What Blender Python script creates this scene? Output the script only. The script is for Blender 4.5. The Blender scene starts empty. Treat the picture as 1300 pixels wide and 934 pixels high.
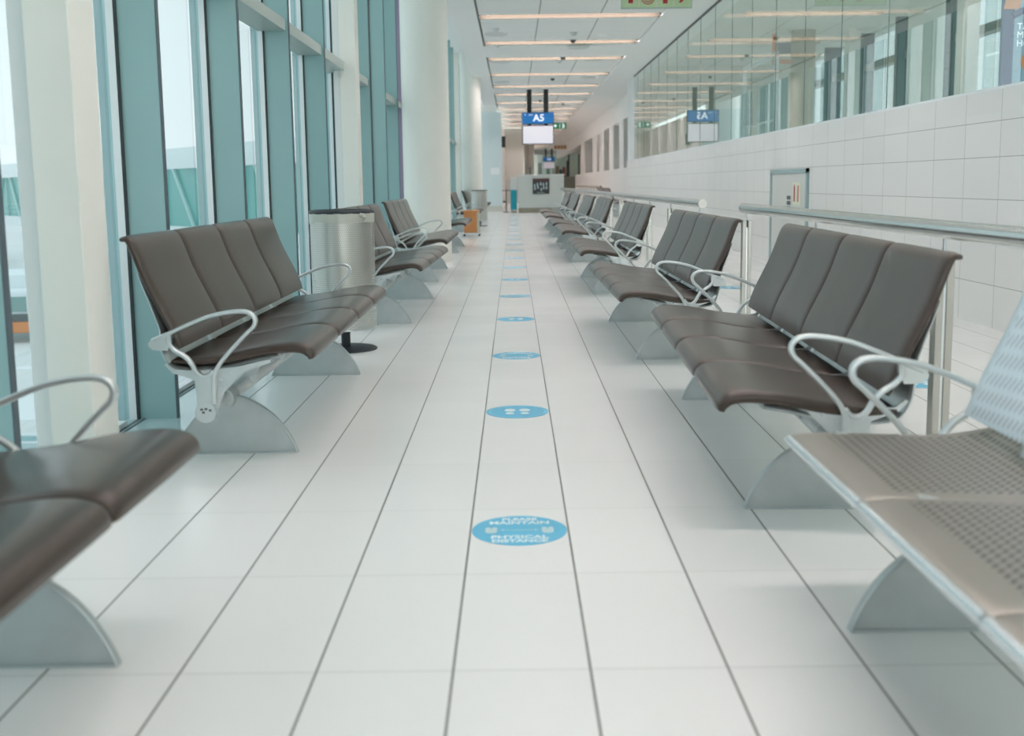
import bpy, bmesh, math, random
from mathutils import Vector, Matrix
random.seed(7)
S = bpy.context.scene
C = S.collection
PI = math.pi

# ------------------------------------------------------------------ helpers
class MB:
    def __init__(s): s.v = []; s.f = []
    def add(s, vs, fs):
        o = len(s.v); s.v += [tuple(v) for v in vs]; s.f += [tuple(i + o for i in f) for f in fs]; return s
    def box(s, x0, x1, y0, y1, z0, z1):
        return s.add([(x0,y0,z0),(x1,y0,z0),(x1,y1,z0),(x0,y1,z0),(x0,y0,z1),(x1,y0,z1),(x1,y1,z1),(x0,y1,z1)],
                     [(0,3,2,1),(4,5,6,7),(0,1,5,4),(1,2,6,5),(2,3,7,6),(3,0,4,7)])
    def prism_y(s, pts, y0, y1):      # closed outline in x,z (ccw) extruded along y
        n = len(pts)
        return s.add([(x,y0,z) for x,z in pts] + [(x,y1,z) for x,z in pts],
                     [tuple(range(n)), tuple(range(2*n-1, n-1, -1))] + [(i, i+n, (i+1)%n+n, (i+1)%n) for i in range(n)])
    def prism_z(s, pts, z0, z1):
        n = len(pts)
        return s.add([(x,y,z0) for x,y in pts] + [(x,y,z1) for x,y in pts],
                     [tuple(range(n-1,-1,-1)), tuple(range(n, 2*n))] + [(i, (i+1)%n, (i+1)%n+n, i+n) for i in range(n)])
    def lathe(s, prof, n=32, c=(0,0,0)):   # prof: (r,z)
        vs = []; m = len(prof)
        for i in range(n):
            a = 2*PI*i/n
            for r, z in prof: vs.append((c[0]+r*math.cos(a), c[1]+r*math.sin(a), c[2]+z))
        fs = []
        for i in range(n):
            j = (i+1) % n
            for k in range(m-1): fs.append((i*m+k, j*m+k, j*m+k+1, i*m+k+1))
        s.add(vs, fs)
        if prof[0][0] > 1e-6:  s.f.append(tuple(len(s.v)-n*m + i*m for i in range(n-1,-1,-1)))
        if prof[-1][0] > 1e-6: s.f.append(tuple(len(s.v)-n*m + i*m+m-1 for i in range(n)))
        return s
    def tube(s, pts, r, n=12, cap=True, up=None):
        pts = [Vector(p) for p in pts]; rings = []
        for i, p in enumerate(pts):
            t = (pts[min(i+1,len(pts)-1)] - pts[max(i-1,0)]).normalized()
            u = up if up is not None else (Vector((0,0,1)) if abs(t.z) < .9 else Vector((1,0,0)))
            a = t.cross(u).normalized(); b = a.cross(t)
            rings.append([p + a*r*math.cos(2*PI*k/n) + b*r*math.sin(2*PI*k/n) for k in range(n)])
        vs = [v for q in rings for v in q]; fs = []
        for i in range(len(rings)-1):
            for k in range(n):
                fs.append((i*n+k, i*n+(k+1)%n, (i+1)*n+(k+1)%n, (i+1)*n+k))
        if cap: fs.append(tuple(range(n-1,-1,-1))); fs.append(tuple((len(rings)-1)*n+k for k in range(n)))
        return s.add(vs, fs)
    def sweep(s, pts, ht, hw, y0, closed=False, n=10, p=2.6):   # rounded flat bar following an x,z path, width along y
        N = len(pts); rings = []
        for i in range(N):
            a = pts[(i-1) % N] if closed else pts[max(i-1,0)]
            b = pts[(i+1) % N] if closed else pts[min(i+1,N-1)]
            tx, tz = b[0]-a[0], b[1]-a[1]; l = math.hypot(tx, tz) or 1; nx, nz = -tz/l, tx/l
            h = ht[i] if isinstance(ht, (list,tuple)) else ht
            ring = []
            for k in range(n):
                c, q = math.cos(2*PI*k/n), math.sin(2*PI*k/n)
                e = 2/p; c2 = math.copysign(abs(c)**e, c)*h; q2 = math.copysign(abs(q)**e, q)*hw
                ring.append((pts[i][0]+nx*c2, y0+q2, pts[i][1]+nz*c2))
            rings.append(ring)
        vs = [v for q in rings for v in q]; fs = []
        for i in range(N if closed else N-1):
            j = (i+1) % N
            for k in range(n): fs.append((i*n+k, j*n+k, j*n+(k+1)%n, i*n+(k+1)%n))
        if not closed: fs.append(tuple(range(n))); fs.append(tuple((N-1)*n+k for k in range(n-1,-1,-1)))
        return s.add(vs, fs)
    def mesh(s, name, mat, smooth=False, bevel=0, merge=False):
        me = bpy.data.meshes.new(name); me.from_pydata(s.v, [], s.f); me.materials.append(mat)
        bm = bmesh.new(); bm.from_mesh(me)
        if merge: bmesh.ops.remove_doubles(bm, verts=bm.verts, dist=1e-5)
        bmesh.ops.recalc_face_normals(bm, faces=bm.faces)
        if bevel: bmesh.ops.bevel(bm, geom=[e for e in bm.edges if len(e.link_faces)==2 and e.calc_face_angle(0) > .6], offset=bevel, segments=2, affect='EDGES', profile=.6)
        if smooth:
            for f in bm.faces: f.smooth = True
            for e in bm.edges:
                if len(e.link_faces)==2 and e.calc_face_angle(0) > .75: e.smooth = False
        bm.to_mesh(me); bm.free(); return me
    def build(s, name, mat, parent=None, smooth=False, bevel=0, loc=None, rz=0, kind=None, merge=False):
        o = bpy.data.objects.new(name, s.mesh(name, mat, smooth, bevel, merge)); C.objects.link(o)
        if parent: o.parent = parent
        if loc: o.location = loc
        o.rotation_euler.z = rz
        if kind: o['kind'] = kind
        return o

def tag(o, label, cat, group=None, kind=None):
    o['label'] = label; o['category'] = cat
    if group: o['group'] = group
    if kind: o['kind'] = kind
    return o
def thing(name, label, cat, loc=(0,0,0), rz=0, group=None):
    o = bpy.data.objects.new(name, None); C.objects.link(o); o.empty_display_size = .1
    o.location = loc; o.rotation_euler.z = rz
    return tag(o, label, cat, group)
def kids(o): return [c for c in bpy.data.objects if c.parent == o]
def dup(o, parent=None):
    c = o.copy(); C.objects.link(c)
    if parent: c.parent = parent
    for ch in kids(o): dup(ch, c)
    return c
def spl(pts, n=6, closed=False):     # Catmull-Rom through 2-D/3-D points
    N = len(pts); out = []
    rng = range(N if closed else N-1)
    for i in rng:
        if closed: p = [pts[(i+k) % N] for k in (-1,0,1,2)]
        else: p = [pts[max(i-1,0)], pts[i], pts[i+1], pts[min(i+2,N-1)]]
        for k in range(n):
            t = k/n; t2=t*t; t3=t2*t
            out.append(tuple(.5*((2*b)+(-a+c)*t+(2*a-5*b+4*c-d)*t2+(-a+3*b-3*c+d)*t3) for a,b,c,d in zip(*p)))
    if not closed: out.append(tuple(pts[-1]))
    return out
def text_mesh(name, txt, size, mat, parent, loc, rot, align='CENTER', ext=.001, bold=0.0, sx=1):
    cu = bpy.data.curves.new('t', 'FONT'); cu.body = txt; cu.size = size; cu.extrude = ext; cu.align_x = align; cu.align_y='CENTER'; cu.offset = bold
    cu.resolution_u = 3
    t = bpy.data.objects.new('t', cu); C.objects.link(t)
    me = bpy.data.meshes.new_from_object(t.evaluated_get(bpy.context.evaluated_depsgraph_get()))
    bpy.data.objects.remove(t); bpy.data.curves.remove(cu)
    me.name = name; me.materials.clear(); me.materials.append(mat)
    o = bpy.data.objects.new(name, me); C.objects.link(o)
    if parent: o.parent = parent
    o.location = loc; o.rotation_euler = rot; o.scale.x = sx
    return o

# ------------------------------------------------------------------ materials
def newmat(name):
    m = bpy.data.materials.new(name); m.use_nodes = True; nt = m.node_tree
    return m, nt, nt.nodes['Principled BSDF']
def mat(name, col, rough=.5, metal=0, spec=.5, emit=None, es=1, noise=0, nscale=20, bump=0, bscale=80, coat=0):
    m, nt, b = newmat(name)
    b.inputs['Base Color'].default_value = (*col, 1); b.inputs['Roughness'].default_value = rough
    b.inputs['Metallic'].default_value = metal; b.inputs['Specular IOR Level'].default_value = spec
    b.inputs['Coat Weight'].default_value = coat; b.inputs['Coat Roughness'].default_value = .22
    if emit: b.inputs['Emission Color'].default_value = (*emit,1); b.inputs['Emission Strength'].default_value = es
    if noise or bump:
        tc = nt.nodes.new('ShaderNodeTexCoord')
    if noise:
        n = nt.nodes.new('ShaderNodeTexNoise'); n.inputs['Scale'].default_value = nscale; n.inputs['Detail'].default_value = 4
        nt.links.new(tc.outputs['Object'], n.inputs['Vector'])
        r = nt.nodes.new('ShaderNodeMapRange'); r.inputs['To Min'].default_value = 1-noise; r.inputs['To Max'].default_value = 1+noise
        nt.links.new(n.outputs['Fac'], r.inputs['Value'])
        x = nt.nodes.new('ShaderNodeMix'); x.data_type='RGBA'; x.blend_type='MULTIPLY'; x.inputs['Factor'].default_value = 1
        x.inputs['A'].default_value = (*col,1); nt.links.new(r.outputs['Result'], x.inputs['B']); nt.links.new(x.outputs['Result'], b.inputs['Base Color'])
    if bump:
        n2 = nt.nodes.new('ShaderNodeTexNoise'); n2.inputs['Scale'].default_value = bscale; n2.inputs['Detail'].default_value = 3
        nt.links.new(tc.outputs['Object'], n2.inputs['Vector'])
        bp = nt.nodes.new('ShaderNodeBump'); bp.inputs['Strength'].default_value = bump; bp.inputs['Distance'].default_value = .002
        nt.links.new(n2.outputs['Fac'], bp.inputs['Height']); nt.links.new(bp.outputs['Normal'], b.inputs['Normal'])
    return m
def M_(nt, op, a, b=None, c=None):
    n = nt.nodes.new('ShaderNodeMath'); n.operation = op
    for i, v in enumerate((a, b, c)):
        if v is None: continue
        if isinstance(v, (int, float)): n.inputs[i].default_value = v
        else: nt.links.new(v, n.inputs[i])
    return n.outputs[0]
def sepxyz(nt, kind='Object'):
    tc = nt.nodes.new('ShaderNodeTexCoord'); s = nt.nodes.new('ShaderNodeSeparateXYZ'); nt.links.new(tc.outputs[kind], s.inputs[0])
    return tc, s.outputs[0], s.outputs[1], s.outputs[2]
def gridline(nt, v, off, pitch, hw):   # 1 on joint lines
    a = M_(nt, 'DIVIDE', M_(nt, 'SUBTRACT', v, off), pitch)
    d = M_(nt, 'ABSOLUTE', M_(nt, 'SUBTRACT', M_(nt, 'FRACT', M_(nt, 'ADD', a, .5)), .5))
    return M_(nt, 'LESS_THAN', M_(nt, 'MULTIPLY', d, pitch), hw), M_(nt, 'FLOOR', a)
def mixc(nt, fac, a, b):
    x = nt.nodes.new('ShaderNodeMix'); x.data_type = 'RGBA'
    if isinstance(fac, (int,float)): x.inputs['Factor'].default_value = fac
    else: nt.links.new(fac, x.inputs['Factor'])
    for k, v in (('A', a), ('B', b)):
        if isinstance(v, tuple): x.inputs[k].default_value = (*v[:3], 1)
        else: nt.links.new(v, x.inputs[k])
    return x.outputs['Result']

TX, TY = -.1475, 2.937     # floor tile grid origin
def floor_mat():
    m, nt, b = newmat('floor tiles')
    tc, x, y, z = sepxyz(nt)
    lx, ix = gridline(nt, x, TX, .3048, .0030)
    ly, iy = gridline(nt, y, TY, .6096, .0022)
    cmb = nt.nodes.new('ShaderNodeCombineXYZ'); nt.links.new(ix, cmb.inputs[0]); nt.links.new(iy, cmb.inputs[1])
    wn = nt.nodes.new('ShaderNodeTexWhiteNoise'); wn.noise_dimensions = '2D'; nt.links.new(cmb.outputs[0], wn.inputs['Vector'])
    base = mixc(nt, wn.outputs['Value'], (.80,.795,.775), (.83,.825,.805))
    n = nt.nodes.new('ShaderNodeTexNoise'); n.inputs['Scale'].default_value = 1.3; n.inputs['Detail'].default_value = 5
    nt.links.new(tc.outputs['Object'], n.inputs['Vector'])
    base = mixc(nt, M_(nt, 'MULTIPLY', n.outputs['Fac'], .35), base, (.84,.835,.81))
    c1 = mixc(nt, ly, base, (.52,.52,.49))
    c2 = mixc(nt, lx, c1, (.17,.165,.15))
    nt.links.new(c2, b.inputs['Base Color'])
    jr = M_(nt, 'MAXIMUM', lx, ly)
    r = M_(nt, 'ADD', M_(nt, 'MULTIPLY', n.outputs['Fac'], .08), .17)
    nt.links.new(M_(nt, 'ADD', r, M_(nt, 'MULTIPLY', jr, .4)), b.inputs['Roughness'])
    b.inputs['Specular IOR Level'].default_value = .45
    return m
def wall_mat():
    m, nt, b = newmat('wall tiles')
    tc, x, y, z = sepxyz(nt)
    ly, iy = gridline(nt, y, .305, .61, .003)
    l = None
    for zz in (.305, .608, .912, 1.21, 1.46):
        q = M_(nt, 'LESS_THAN', M_(nt, 'ABSOLUTE', M_(nt, 'SUBTRACT', z, zz)), .0028)
        l = q if l is None else M_(nt, 'MAXIMUM', l, q)
    wn = nt.nodes.new('ShaderNodeTexWhiteNoise'); wn.noise_dimensions = '2D'
    cmb = nt.nodes.new('ShaderNodeCombineXYZ'); nt.links.new(iy, cmb.inputs[0]); nt.links.new(M_(nt,'FLOOR',M_(nt,'DIVIDE',z,.304)), cmb.inputs[1])
    nt.links.new(cmb.outputs[0], wn.inputs['Vector'])
    base = mixc(nt, wn.outputs['Value'], (.77,.772,.75), (.80,.802,.78))
    c = mixc(nt, M_(nt, 'MAXIMUM', ly, l), base, (.40,.41,.39))
    nt.links.new(c, b.inputs['Base Color']); b.inputs['Roughness'].default_value = .32
    return m
def ceil_mat():
    m, nt, b = newmat('ceiling panels')
    tc, x, y, z = sepxyz(nt)
    lx, ix = gridline(nt, x, -.605, 1.098, .011)
    ly, iy = gridline(nt, y, 5.0, 1.35, .007)
    c = mixc(nt, M_(nt, 'MAXIMUM', lx, M_(nt, 'MULTIPLY', ly, .35)), (.90,.902,.88), (.35,.36,.35))
    nt.links.new(c, b.inputs['Base Color']); b.inputs['Roughness'].default_value = .8
    return m
def glass_mat(name, tint, f0, rough=0.0):
    m = bpy.data.materials.new(name); m.use_nodes = True; nt = m.node_tree; nt.nodes.clear()
    out = nt.nodes.new('ShaderNodeOutputMaterial'); mx = nt.nodes.new('ShaderNodeMixShader')
    tr = nt.nodes.new('ShaderNodeBsdfTransparent'); tr.inputs[0].default_value = (*tint, 1)
    gl = nt.nodes.new('ShaderNodeBsdfGlossy'); gl.inputs['Color'].default_value = (.93,.97,.95,1); gl.inputs['Roughness'].default_value = rough
    g = nt.nodes.new('ShaderNodeNewGeometry'); dt = nt.nodes.new('ShaderNodeVectorMath'); dt.operation = 'DOT_PRODUCT'
    nt.links.new(g.outputs['Normal'], dt.inputs[0]); nt.links.new(g.outputs['Incoming'], dt.inputs[1])
    q = M_(nt, 'POWER', M_(nt, 'SUBTRACT', 1.0, M_(nt, 'ABSOLUTE', dt.outputs['Value'])), 5.0)
    nt.links.new(M_(nt, 'ADD', M_(nt, 'MULTIPLY', q, 1-f0), f0), mx.inputs[0]); nt.links.new(tr.outputs[0], mx.inputs[1]); nt.links.new(gl.outputs[0], mx.inputs[2]); nt.links.new(mx.outputs[0], out.inputs[0])
    return m
def perf_mat(name, col, kind, hole=(.05,.045,.035)):
    # perforated steel: see-through round holes, or slots only coloured dark
    m, nt, b = newmat(name)
    b.inputs['Base Color'].default_value = (*col,1); b.inputs['Metallic'].default_value = .85; b.inputs['Roughness'].default_value = .36
    tc, x, y, z = sepxyz(nt)
    if kind == 'slot':       # staggered slots, inside a margin of every seat
        u = M_(nt, 'MULTIPLY', M_(nt, 'SUBTRACT', y, M_(nt, 'ADD', x, z)), .7071/.017)
        row = M_(nt, 'FLOOR', u)
        v = M_(nt, 'ADD', M_(nt, 'MULTIPLY', M_(nt, 'ADD', y, M_(nt, 'ADD', x, z)), .7071/.036), M_(nt, 'MULTIPLY', row, .5))
        du = M_(nt, 'ABSOLUTE', M_(nt, 'SUBTRACT', M_(nt, 'FRACT', u), .5)); dv = M_(nt, 'ABSOLUTE', M_(nt, 'SUBTRACT', M_(nt, 'FRACT', v), .5))
        h = M_(nt, 'MULTIPLY', M_(nt, 'LESS_THAN', du, .24), M_(nt, 'LESS_THAN', dv, .31))
        ey = M_(nt, 'LESS_THAN', M_(nt, 'ABSOLUTE', y), .262)
        h = M_(nt, 'MULTIPLY', h, ey)
        h = M_(nt, 'MULTIPLY', h, M_(nt, 'LESS_THAN', x, .27))
    else:                    # round holes round a cylinder
        ang = M_(nt, 'MULTIPLY', M_(nt, 'ARCTAN2', y, x), .21/.0135)
        vz = M_(nt, 'MULTIPLY', z, 1/.0135)
        row = M_(nt, 'FLOOR', vz)
        uu = M_(nt, 'FRACT', M_(nt, 'ADD', M_(nt, 'ADD', ang, 100), M_(nt, 'MULTIPLY', row, .5)))
        du = M_(nt, 'SUBTRACT', uu, .5); dv = M_(nt, 'SUBTRACT', M_(nt, 'FRACT', vz), .5)
        h = M_(nt, 'LESS_THAN', M_(nt, 'ADD', M_(nt, 'MULTIPLY', du, du), M_(nt, 'MULTIPLY', dv, dv)), .105)
        h = M_(nt, 'MULTIPLY', h, M_(nt, 'LESS_THAN', z, .86))
    if kind == 'slot':       # closed slots, the dark of open holes put into the colour
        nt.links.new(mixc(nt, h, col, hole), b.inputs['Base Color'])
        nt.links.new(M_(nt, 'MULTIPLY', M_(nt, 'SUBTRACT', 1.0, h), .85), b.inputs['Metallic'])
        return m
    tr = nt.nodes.new('ShaderNodeBsdfTransparent'); mx = nt.nodes.new('ShaderNodeMixShader')
    nt.links.new(h, mx.inputs[0]); nt.links.new(b.outputs[0], mx.inputs[1]); nt.links.new(tr.outputs[0], mx.inputs[2])
    nt.links.new(mx.outputs[0], nt.nodes['Material Output'].inputs[0])
    return m

FLOOR = floor_mat(); WALL = wall_mat(); CEILM = ceil_mat()
WHITE = mat('white paint', (.80,.80,.78), .6)
CEILW = mat('ceiling paint', (.93,.932,.91), .8)
COLM = mat('column paint', (.85,.835,.775), .55, noise=.03, nscale=3)
TEAL = mat('mullion paint', (.30,.465,.465), .42, noise=.04, nscale=2)
TEALD = mat('mullion edge', (.09,.12,.14), .5)
BEAD = mat('glazing bead', (.82,.85,.86), .4)
LEDGE = mat('sill plate', (.52,.66,.67), .16)
GROOVE = mat('sill groove', (.12,.15,.16), .5)
GLASSW = glass_mat('window glass', (.275,.310,.316), .05)
GLASSP = glass_mat('partition glass', (.70,.80,.77), .22)
GLASST = glass_mat('teal glazing', (.20,.60,.56), .06)
ALU = mat('cast aluminium', (.66,.69,.69), .38, .75, noise=.06, nscale=14)
ALUF = mat('foot aluminium', (.52,.56,.56), .42, .7, noise=.14, nscale=9)
ALUB = mat('bright aluminium', (.84,.88,.90), .25, .85)
STEEL = mat('brushed stainless', (.74,.76,.75), .2, 1)
STEELD = mat('stainless post', (.50,.49,.45), .22, 1)
LEATHER = mat('brown leather', (.046,.026,.017), .42, 0, .25, bump=.25, bscale=260, coat=.7)
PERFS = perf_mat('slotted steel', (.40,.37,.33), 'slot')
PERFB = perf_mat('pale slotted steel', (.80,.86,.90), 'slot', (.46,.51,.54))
PERFC = perf_mat('perforated steel', (.66,.66,.62), 'dot')
BLACK = mat('black', (.012,.013,.015), .4)
BLACKM = mat('black rubber', (.03,.035,.04), .5)
LINER = mat('bin bag', (.52,.52,.46), .3)
BLUE = mat('sticker blue', (.10,.48,.70), .35)
BLUED = mat('sticker darker blue', (.045,.30,.50), .35)
STW = mat('sticker white', (.80,.87,.88), .4)
STG = mat('sticker grey', (.55,.68,.70), .4)
SIGNB = mat('sign blue', (.01,.19,.55), .3, emit=(.005,.15,.50), es=.15)
SIGNW = mat('sign white', (.9,.93,.95), .3, emit=(.8,.9,1), es=.5)
SCREEN = mat('screen glow', (.8,.8,.85), .3, emit=(.83,.80,.93), es=.22)
GREEN = mat('exit green', (.02,.20,.07), .4, emit=(.02,.25,.08), es=.15)
GLOWY = mat('photoluminescent panel', (.52,.66,.40), .5)
RED = mat('symbol red', (.42,.012,.02), .5)
ORANGE = mat('orange panel', (.75,.28,.10), .6)
WOOD = mat('orange wood', (.58,.235,.075), .45, noise=.12, nscale=6)
PALEB = mat('pale blue wall', (.72,.81,.82), .6)
BEIGE = mat('beige wall', (.66,.65,.59), .6)
GREYW = mat('desk grey', (.70,.74,.70), .45)
TAN = mat('kick plate', (.42,.38,.30), .5)
CYAN = mat('cyan panel', (.01,.38,.50), .4)
DARKP = mat('poster dark', (.05,.05,.05), .4)
MAROON = mat('poster maroon', (.10,.035,.04), .4)
EMIT = mat('lamp diffuser', (.9,.9,.9), .5, emit=(1.10,.955,.95), es=35)
HOUS = mat('lamp housing', (.050,.042,.032), .8, spec=.1)
LIP = mat('warm lip', (.074,.066,.052), .8, spec=.1)  # orange glow of the lit panel edges put into the lip's colour
DIFF = mat('diffuser white', (.70,.71,.69), .6)
DARKG = mat('dark grey', (.11,.12,.12), .5)
APRON = mat('apron concrete', (.74,.76,.75), .8, noise=.08, nscale=.15)
PALEW = mat('bridge white', (.82,.87,.88), .5)
NAVY = mat('banner navy', (.02,.04,.16), .5)
SKYB = mat('banner pale blue', (.30,.46,.60), .5)
LILAC = mat('lilac strip', (.36,.30,.42), .5)

# ------------------------------------------------------------------ floor, ceiling, shell
Y0, Y1 = -13.0, 104.0
CZ = 4.0
MB().box(-1.437, 9.2, Y0, Y1, -.25, 0).build('floor', FLOOR, kind='structure')
MB().box(-1.98, -1.438, Y0, 45, -.25, 0.0).build('trim_1', LEDGE, kind='structure')
g = MB()
g.box(-1.446,-1.438, Y0, 40, 0, .0015); g.box(-1.462,-1.457, Y0, 40, 0, .0015)
g.box(-1.775,-1.760, Y0, 40, 0, .002); g.box(-1.748,-1.736, Y0, 40, 0, .002)
g.build('trim_2', GROOVE, kind='structure')

coffers = [(-5.4+10.6*k, 3.3+10.6*k) for k in range(-1, 11)]
ce = MB(); pn = MB()
ce.box(-1.05, -.605, Y0, Y1, CZ, CZ+.35)
ce.box(2.69, 3.75, Y0, 33.3, CZ, CZ+.35); ce.box(2.69, 9.2, 33.3, Y1, CZ, CZ+.35)
prev = Y0
troughs = []
for y0, y1 in coffers:
    if y0 > prev: ce.box(-.605, 2.69, prev, y0, CZ, CZ+.35)
    prev = y1
    ts = [y0+.62, y0+4.45, y1-.55]
    edges = [max(y0, Y0)]
    for t in ts:
        if t-.08 > Y0+.2 and t < 97: edges += [t-.08, t+.08]; troughs.append(t)
    edges.append(min(y1, Y1))
    for i in range(0, len(edges), 2): pn.box(-.57, 2.68, edges[i]+.001, edges[i+1]-.001, CZ+.04, CZ+.32)
if prev < Y1: ce.box(-.605, 2.69, prev, Y1, CZ, CZ+.35)
ceiling = ce.build('ceiling', CEILW, kind='structure')
pn.build('ceiling_panels', CEILM, parent=ceiling)
# dark strips painting the shade in the gap at every coffer's left edge
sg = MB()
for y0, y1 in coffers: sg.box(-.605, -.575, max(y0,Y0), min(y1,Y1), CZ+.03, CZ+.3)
sg.build('gap_shade_strip', DARKG, parent=ceiling)
# light troughs
ordn = ['first','second','third','fourth','fifth','sixth','seventh','eighth','ninth','tenth','eleventh']
proto = None; vis = 0
for i, t in enumerate(troughs):
    if proto is None:
        r = thing('ceiling_light', '', 'ceiling light', (1.04, t, CZ+.04))
        h = MB().box(-1.63,1.64,-.085,-.078,.0,.07).box(-1.63,1.64,.078,.085,.0,.07).box(-1.63,1.64,-.085,.085,.07,.08).box(-1.63,-1.61,-.08,.08,.0,.07).box(1.62,1.64,-.08,.08,.0,.07)
        h.build('housing', HOUS, r)
        MB().box(-1.58,1.58,-.062,.062,.060,.069).build('diffuser', EMIT, r)
        MB().box(-1.60,1.61,.079,.095,-.05,.0).build('baffle_lip', LIP, r)
        proto = r
    else:
        r = dup(proto); r.location = (1.04, t, CZ+.04)
    if t > 12:
        k = int((t+5.4)//10.6); w = ['near','middle','far'][min(range(3), key=lambda q: abs([.62,4.45,8.15][q]-((t+5.4) % 10.6)))]
        r['label'] = 'warm light slot across the %s end of the %s sunken ceiling bay from the camera' % (w, ordn[max(k-2,0)]) if w != 'middle' else \
                     'warm light slot across the middle of the %s sunken ceiling bay from the camera' % ordn[max(k-2,0)]
    else:
        r['label'] = 'warm light slot in the ceiling above the camera, outside the picture'
    r['group'] = 'light slots across the ceiling bays'
# bay above the windows
MB().box(-1.98, -1.05, Y0, 45, 4.75, 4.95).build('ceiling_bay', CEILW, kind='structure')
MB().box(-1.09, -1.051, Y0, 45, CZ, 4.75).build('trim_3', CEILW, kind='structure')

# right tiled wall, in its own frame
TH = 0.0
WL = (3.4, 7.5, 0)
w = MB(); ya, yb = -20.5, 25.8
zt = lambda y: 1.677
w.add([(0,ya,0),(.3,ya,0),(.3,yb,0),(0,yb,0),(0,ya,zt(ya)),(.3,ya,zt(ya)),(.3,yb,zt(yb)),(0,yb,zt(yb))],
      [(0,3,2,1),(4,5,6,7),(0,1,5,4),(1,2,6,5),(2,3,7,6),(3,0,4,7)])
w.build('wall_right', WALL, loc=WL, rz=TH, kind='structure')
tr = MB(); tr.add([(-.004,ya,zt(ya)),(.03,ya,zt(ya)),(.03,yb,zt(yb)),(-.004,yb,zt(yb)),(-.004,ya,zt(ya)+.02),(.03,ya,zt(ya)+.02),(.03,yb,zt(yb)+.02),(-.004,yb,zt(yb)+.02)],
      [(0,3,2,1),(4,5,6,7),(0,1,5,4),(1,2,6,5),(2,3,7,6),(3,0,4,7)])
tr.build('trim_4', BEAD, loc=WL, rz=TH, kind='structure')
MB().box(-.004,.03,ya,24.0,CZ-.03,CZ).build('trim_5', DARKG, loc=WL, rz=TH, kind='structure')
n = 0
wn = 100
yy = ya + .05
while yy < 24.0 - .2:
    y2 = min(yy+1.45, 24.0)
    p = MB(); a, b = yy+.002, y2-.002
    p.add([(.01,a,zt(a)+.02),(.01,b,zt(b)+.02),(.01,b,CZ-.03),(.01,a,CZ-.03)], [(0,1,2,3)])
    o = p.build('window_%d' % (200+n), GLASSP, loc=WL, rz=TH, kind='structure'); n += 1
    j = MB().box(.006,.014,y2-.0022,y2+.0022,zt(y2)+.02,CZ-.03); j.build('window_seal', mat_seal if n > 1 else (mat_seal := mat('glass joint', (.16,.22,.20), .4)), parent=o)
    yy = y2
MB().box(.0,.045,23.98,24.03,1.68,CZ).box(.0,.3,24.9,25.6,1.677,CZ).build('trim_6', BEAD, loc=WL, rz=TH, kind='structure')

# cupboard door in the tiled wall
d = MB().box(-.012,.0,5.36,7.08,.0,1.15).build('door_1', mat('door grey', (.62,.64,.61), .45), loc=WL, rz=TH, kind='structure')
MB().box(-.03,-.0,5.30,5.36,0,1.20).box(-.03,0,7.08,7.13,0,1.20).box(-.03,0,5.30,7.13,1.15,1.20).build('door_frame', mat('door frame', (.33,.45,.46), .4), d)
sg = MB().box(-.018,-.012,5.62,5.98,.76,1.04).build('fire_sign', mat('sign cream', (.72,.76,.62), .5), d)
MB().box(-.021,-.018,5.87,5.92,.81,.98).box(-.021,-.018,5.88,5.91,.98,1.01).build('extinguisher_symbol', RED, sg)
MB().prism_y([(0,0)]*0 or [(-.021,.81),(-.018,.81),(-.018,1.0),(-.021,1.0)], 5.69, 5.75).build('hose_symbol', mat('faded red', (.55,.20,.16), .5), sg)
lk = MB()
for q in range(2):
    for s_ in range(3): lk.box(-.022,-.012,6.10+.09*q,6.16+.09*q,.70+.065*s_,.745+.065*s_)
lk.build('lock_plate', DARKG, d)
MB().tube([(-.012,6.32,.74),(-.07,6.34,.73),(-.07,6.50,.69),(-.012,6.54,.66)], .012, 8).build('door_handle', STEEL, d, smooth=True)

# ------------------------------------------------------------------ left window wall
FX0, FX1 = -1.79, -1.59
wi = 1
for k in range(-11, 25):
    y = 5.09 + 1.505*k - (.15 if k < 0 else 0)
    e_ = y+1.505+(.15 if k == -1 else 0)
    g = MB().add([(FX0-.03,y+.02,.0),(FX0-.03,e_,.0),(FX0-.03,e_,4.75),(FX0-.03,y+.02,4.75)], [(0,1,2,3)])
    o = g.build('window_%d' % wi, GLASSW, kind='structure'); wi += 1
    MB().box(FX0+.028, FX1-.002, y-.018, y+.018, 0, 4.75).build('mullion', TEAL, o)
    MB().box(FX1-.002, FX1+.003, y-.019, y+.019, 0, 4.75).build('mullion_edge', TEALD, o)
    MB().box(FX0-.07, FX0-.018, y-.030, y+.03, 0, 4.75).build('glass_frame', mat_frame if k > -11 else (mat_frame := mat('glass frame', (.42,.62,.64), .35)), o)
    MB().box(FX0-.018, FX0+.016, y-.034, y+.018, 0, 4.75).build('glazing_bead', BEAD, o)
    MB().box(FX0+.016, FX0+.028, y-.032, y+.018, 0, 4.75).build('gasket', BLACKM, o)
    if k != 5:
        MB().box(FX0-.02, FX1-.02, y+.018, y+1.487, 2.17, 2.25).build('transom', mat_tr if k > -11 else (mat_tr := mat('transom paint', (.46,.52,.49), .4)), o)
    MB().box(FX0-.05, FX0+.02, y+.028, y+1.482, 0, .025).build('bottom_rail', BEAD, o)
MB().box(-1.80,-1.56, 16.3, 16.5, 0, 4.75).build('trim_7', LILAC, kind='structure')

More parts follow.
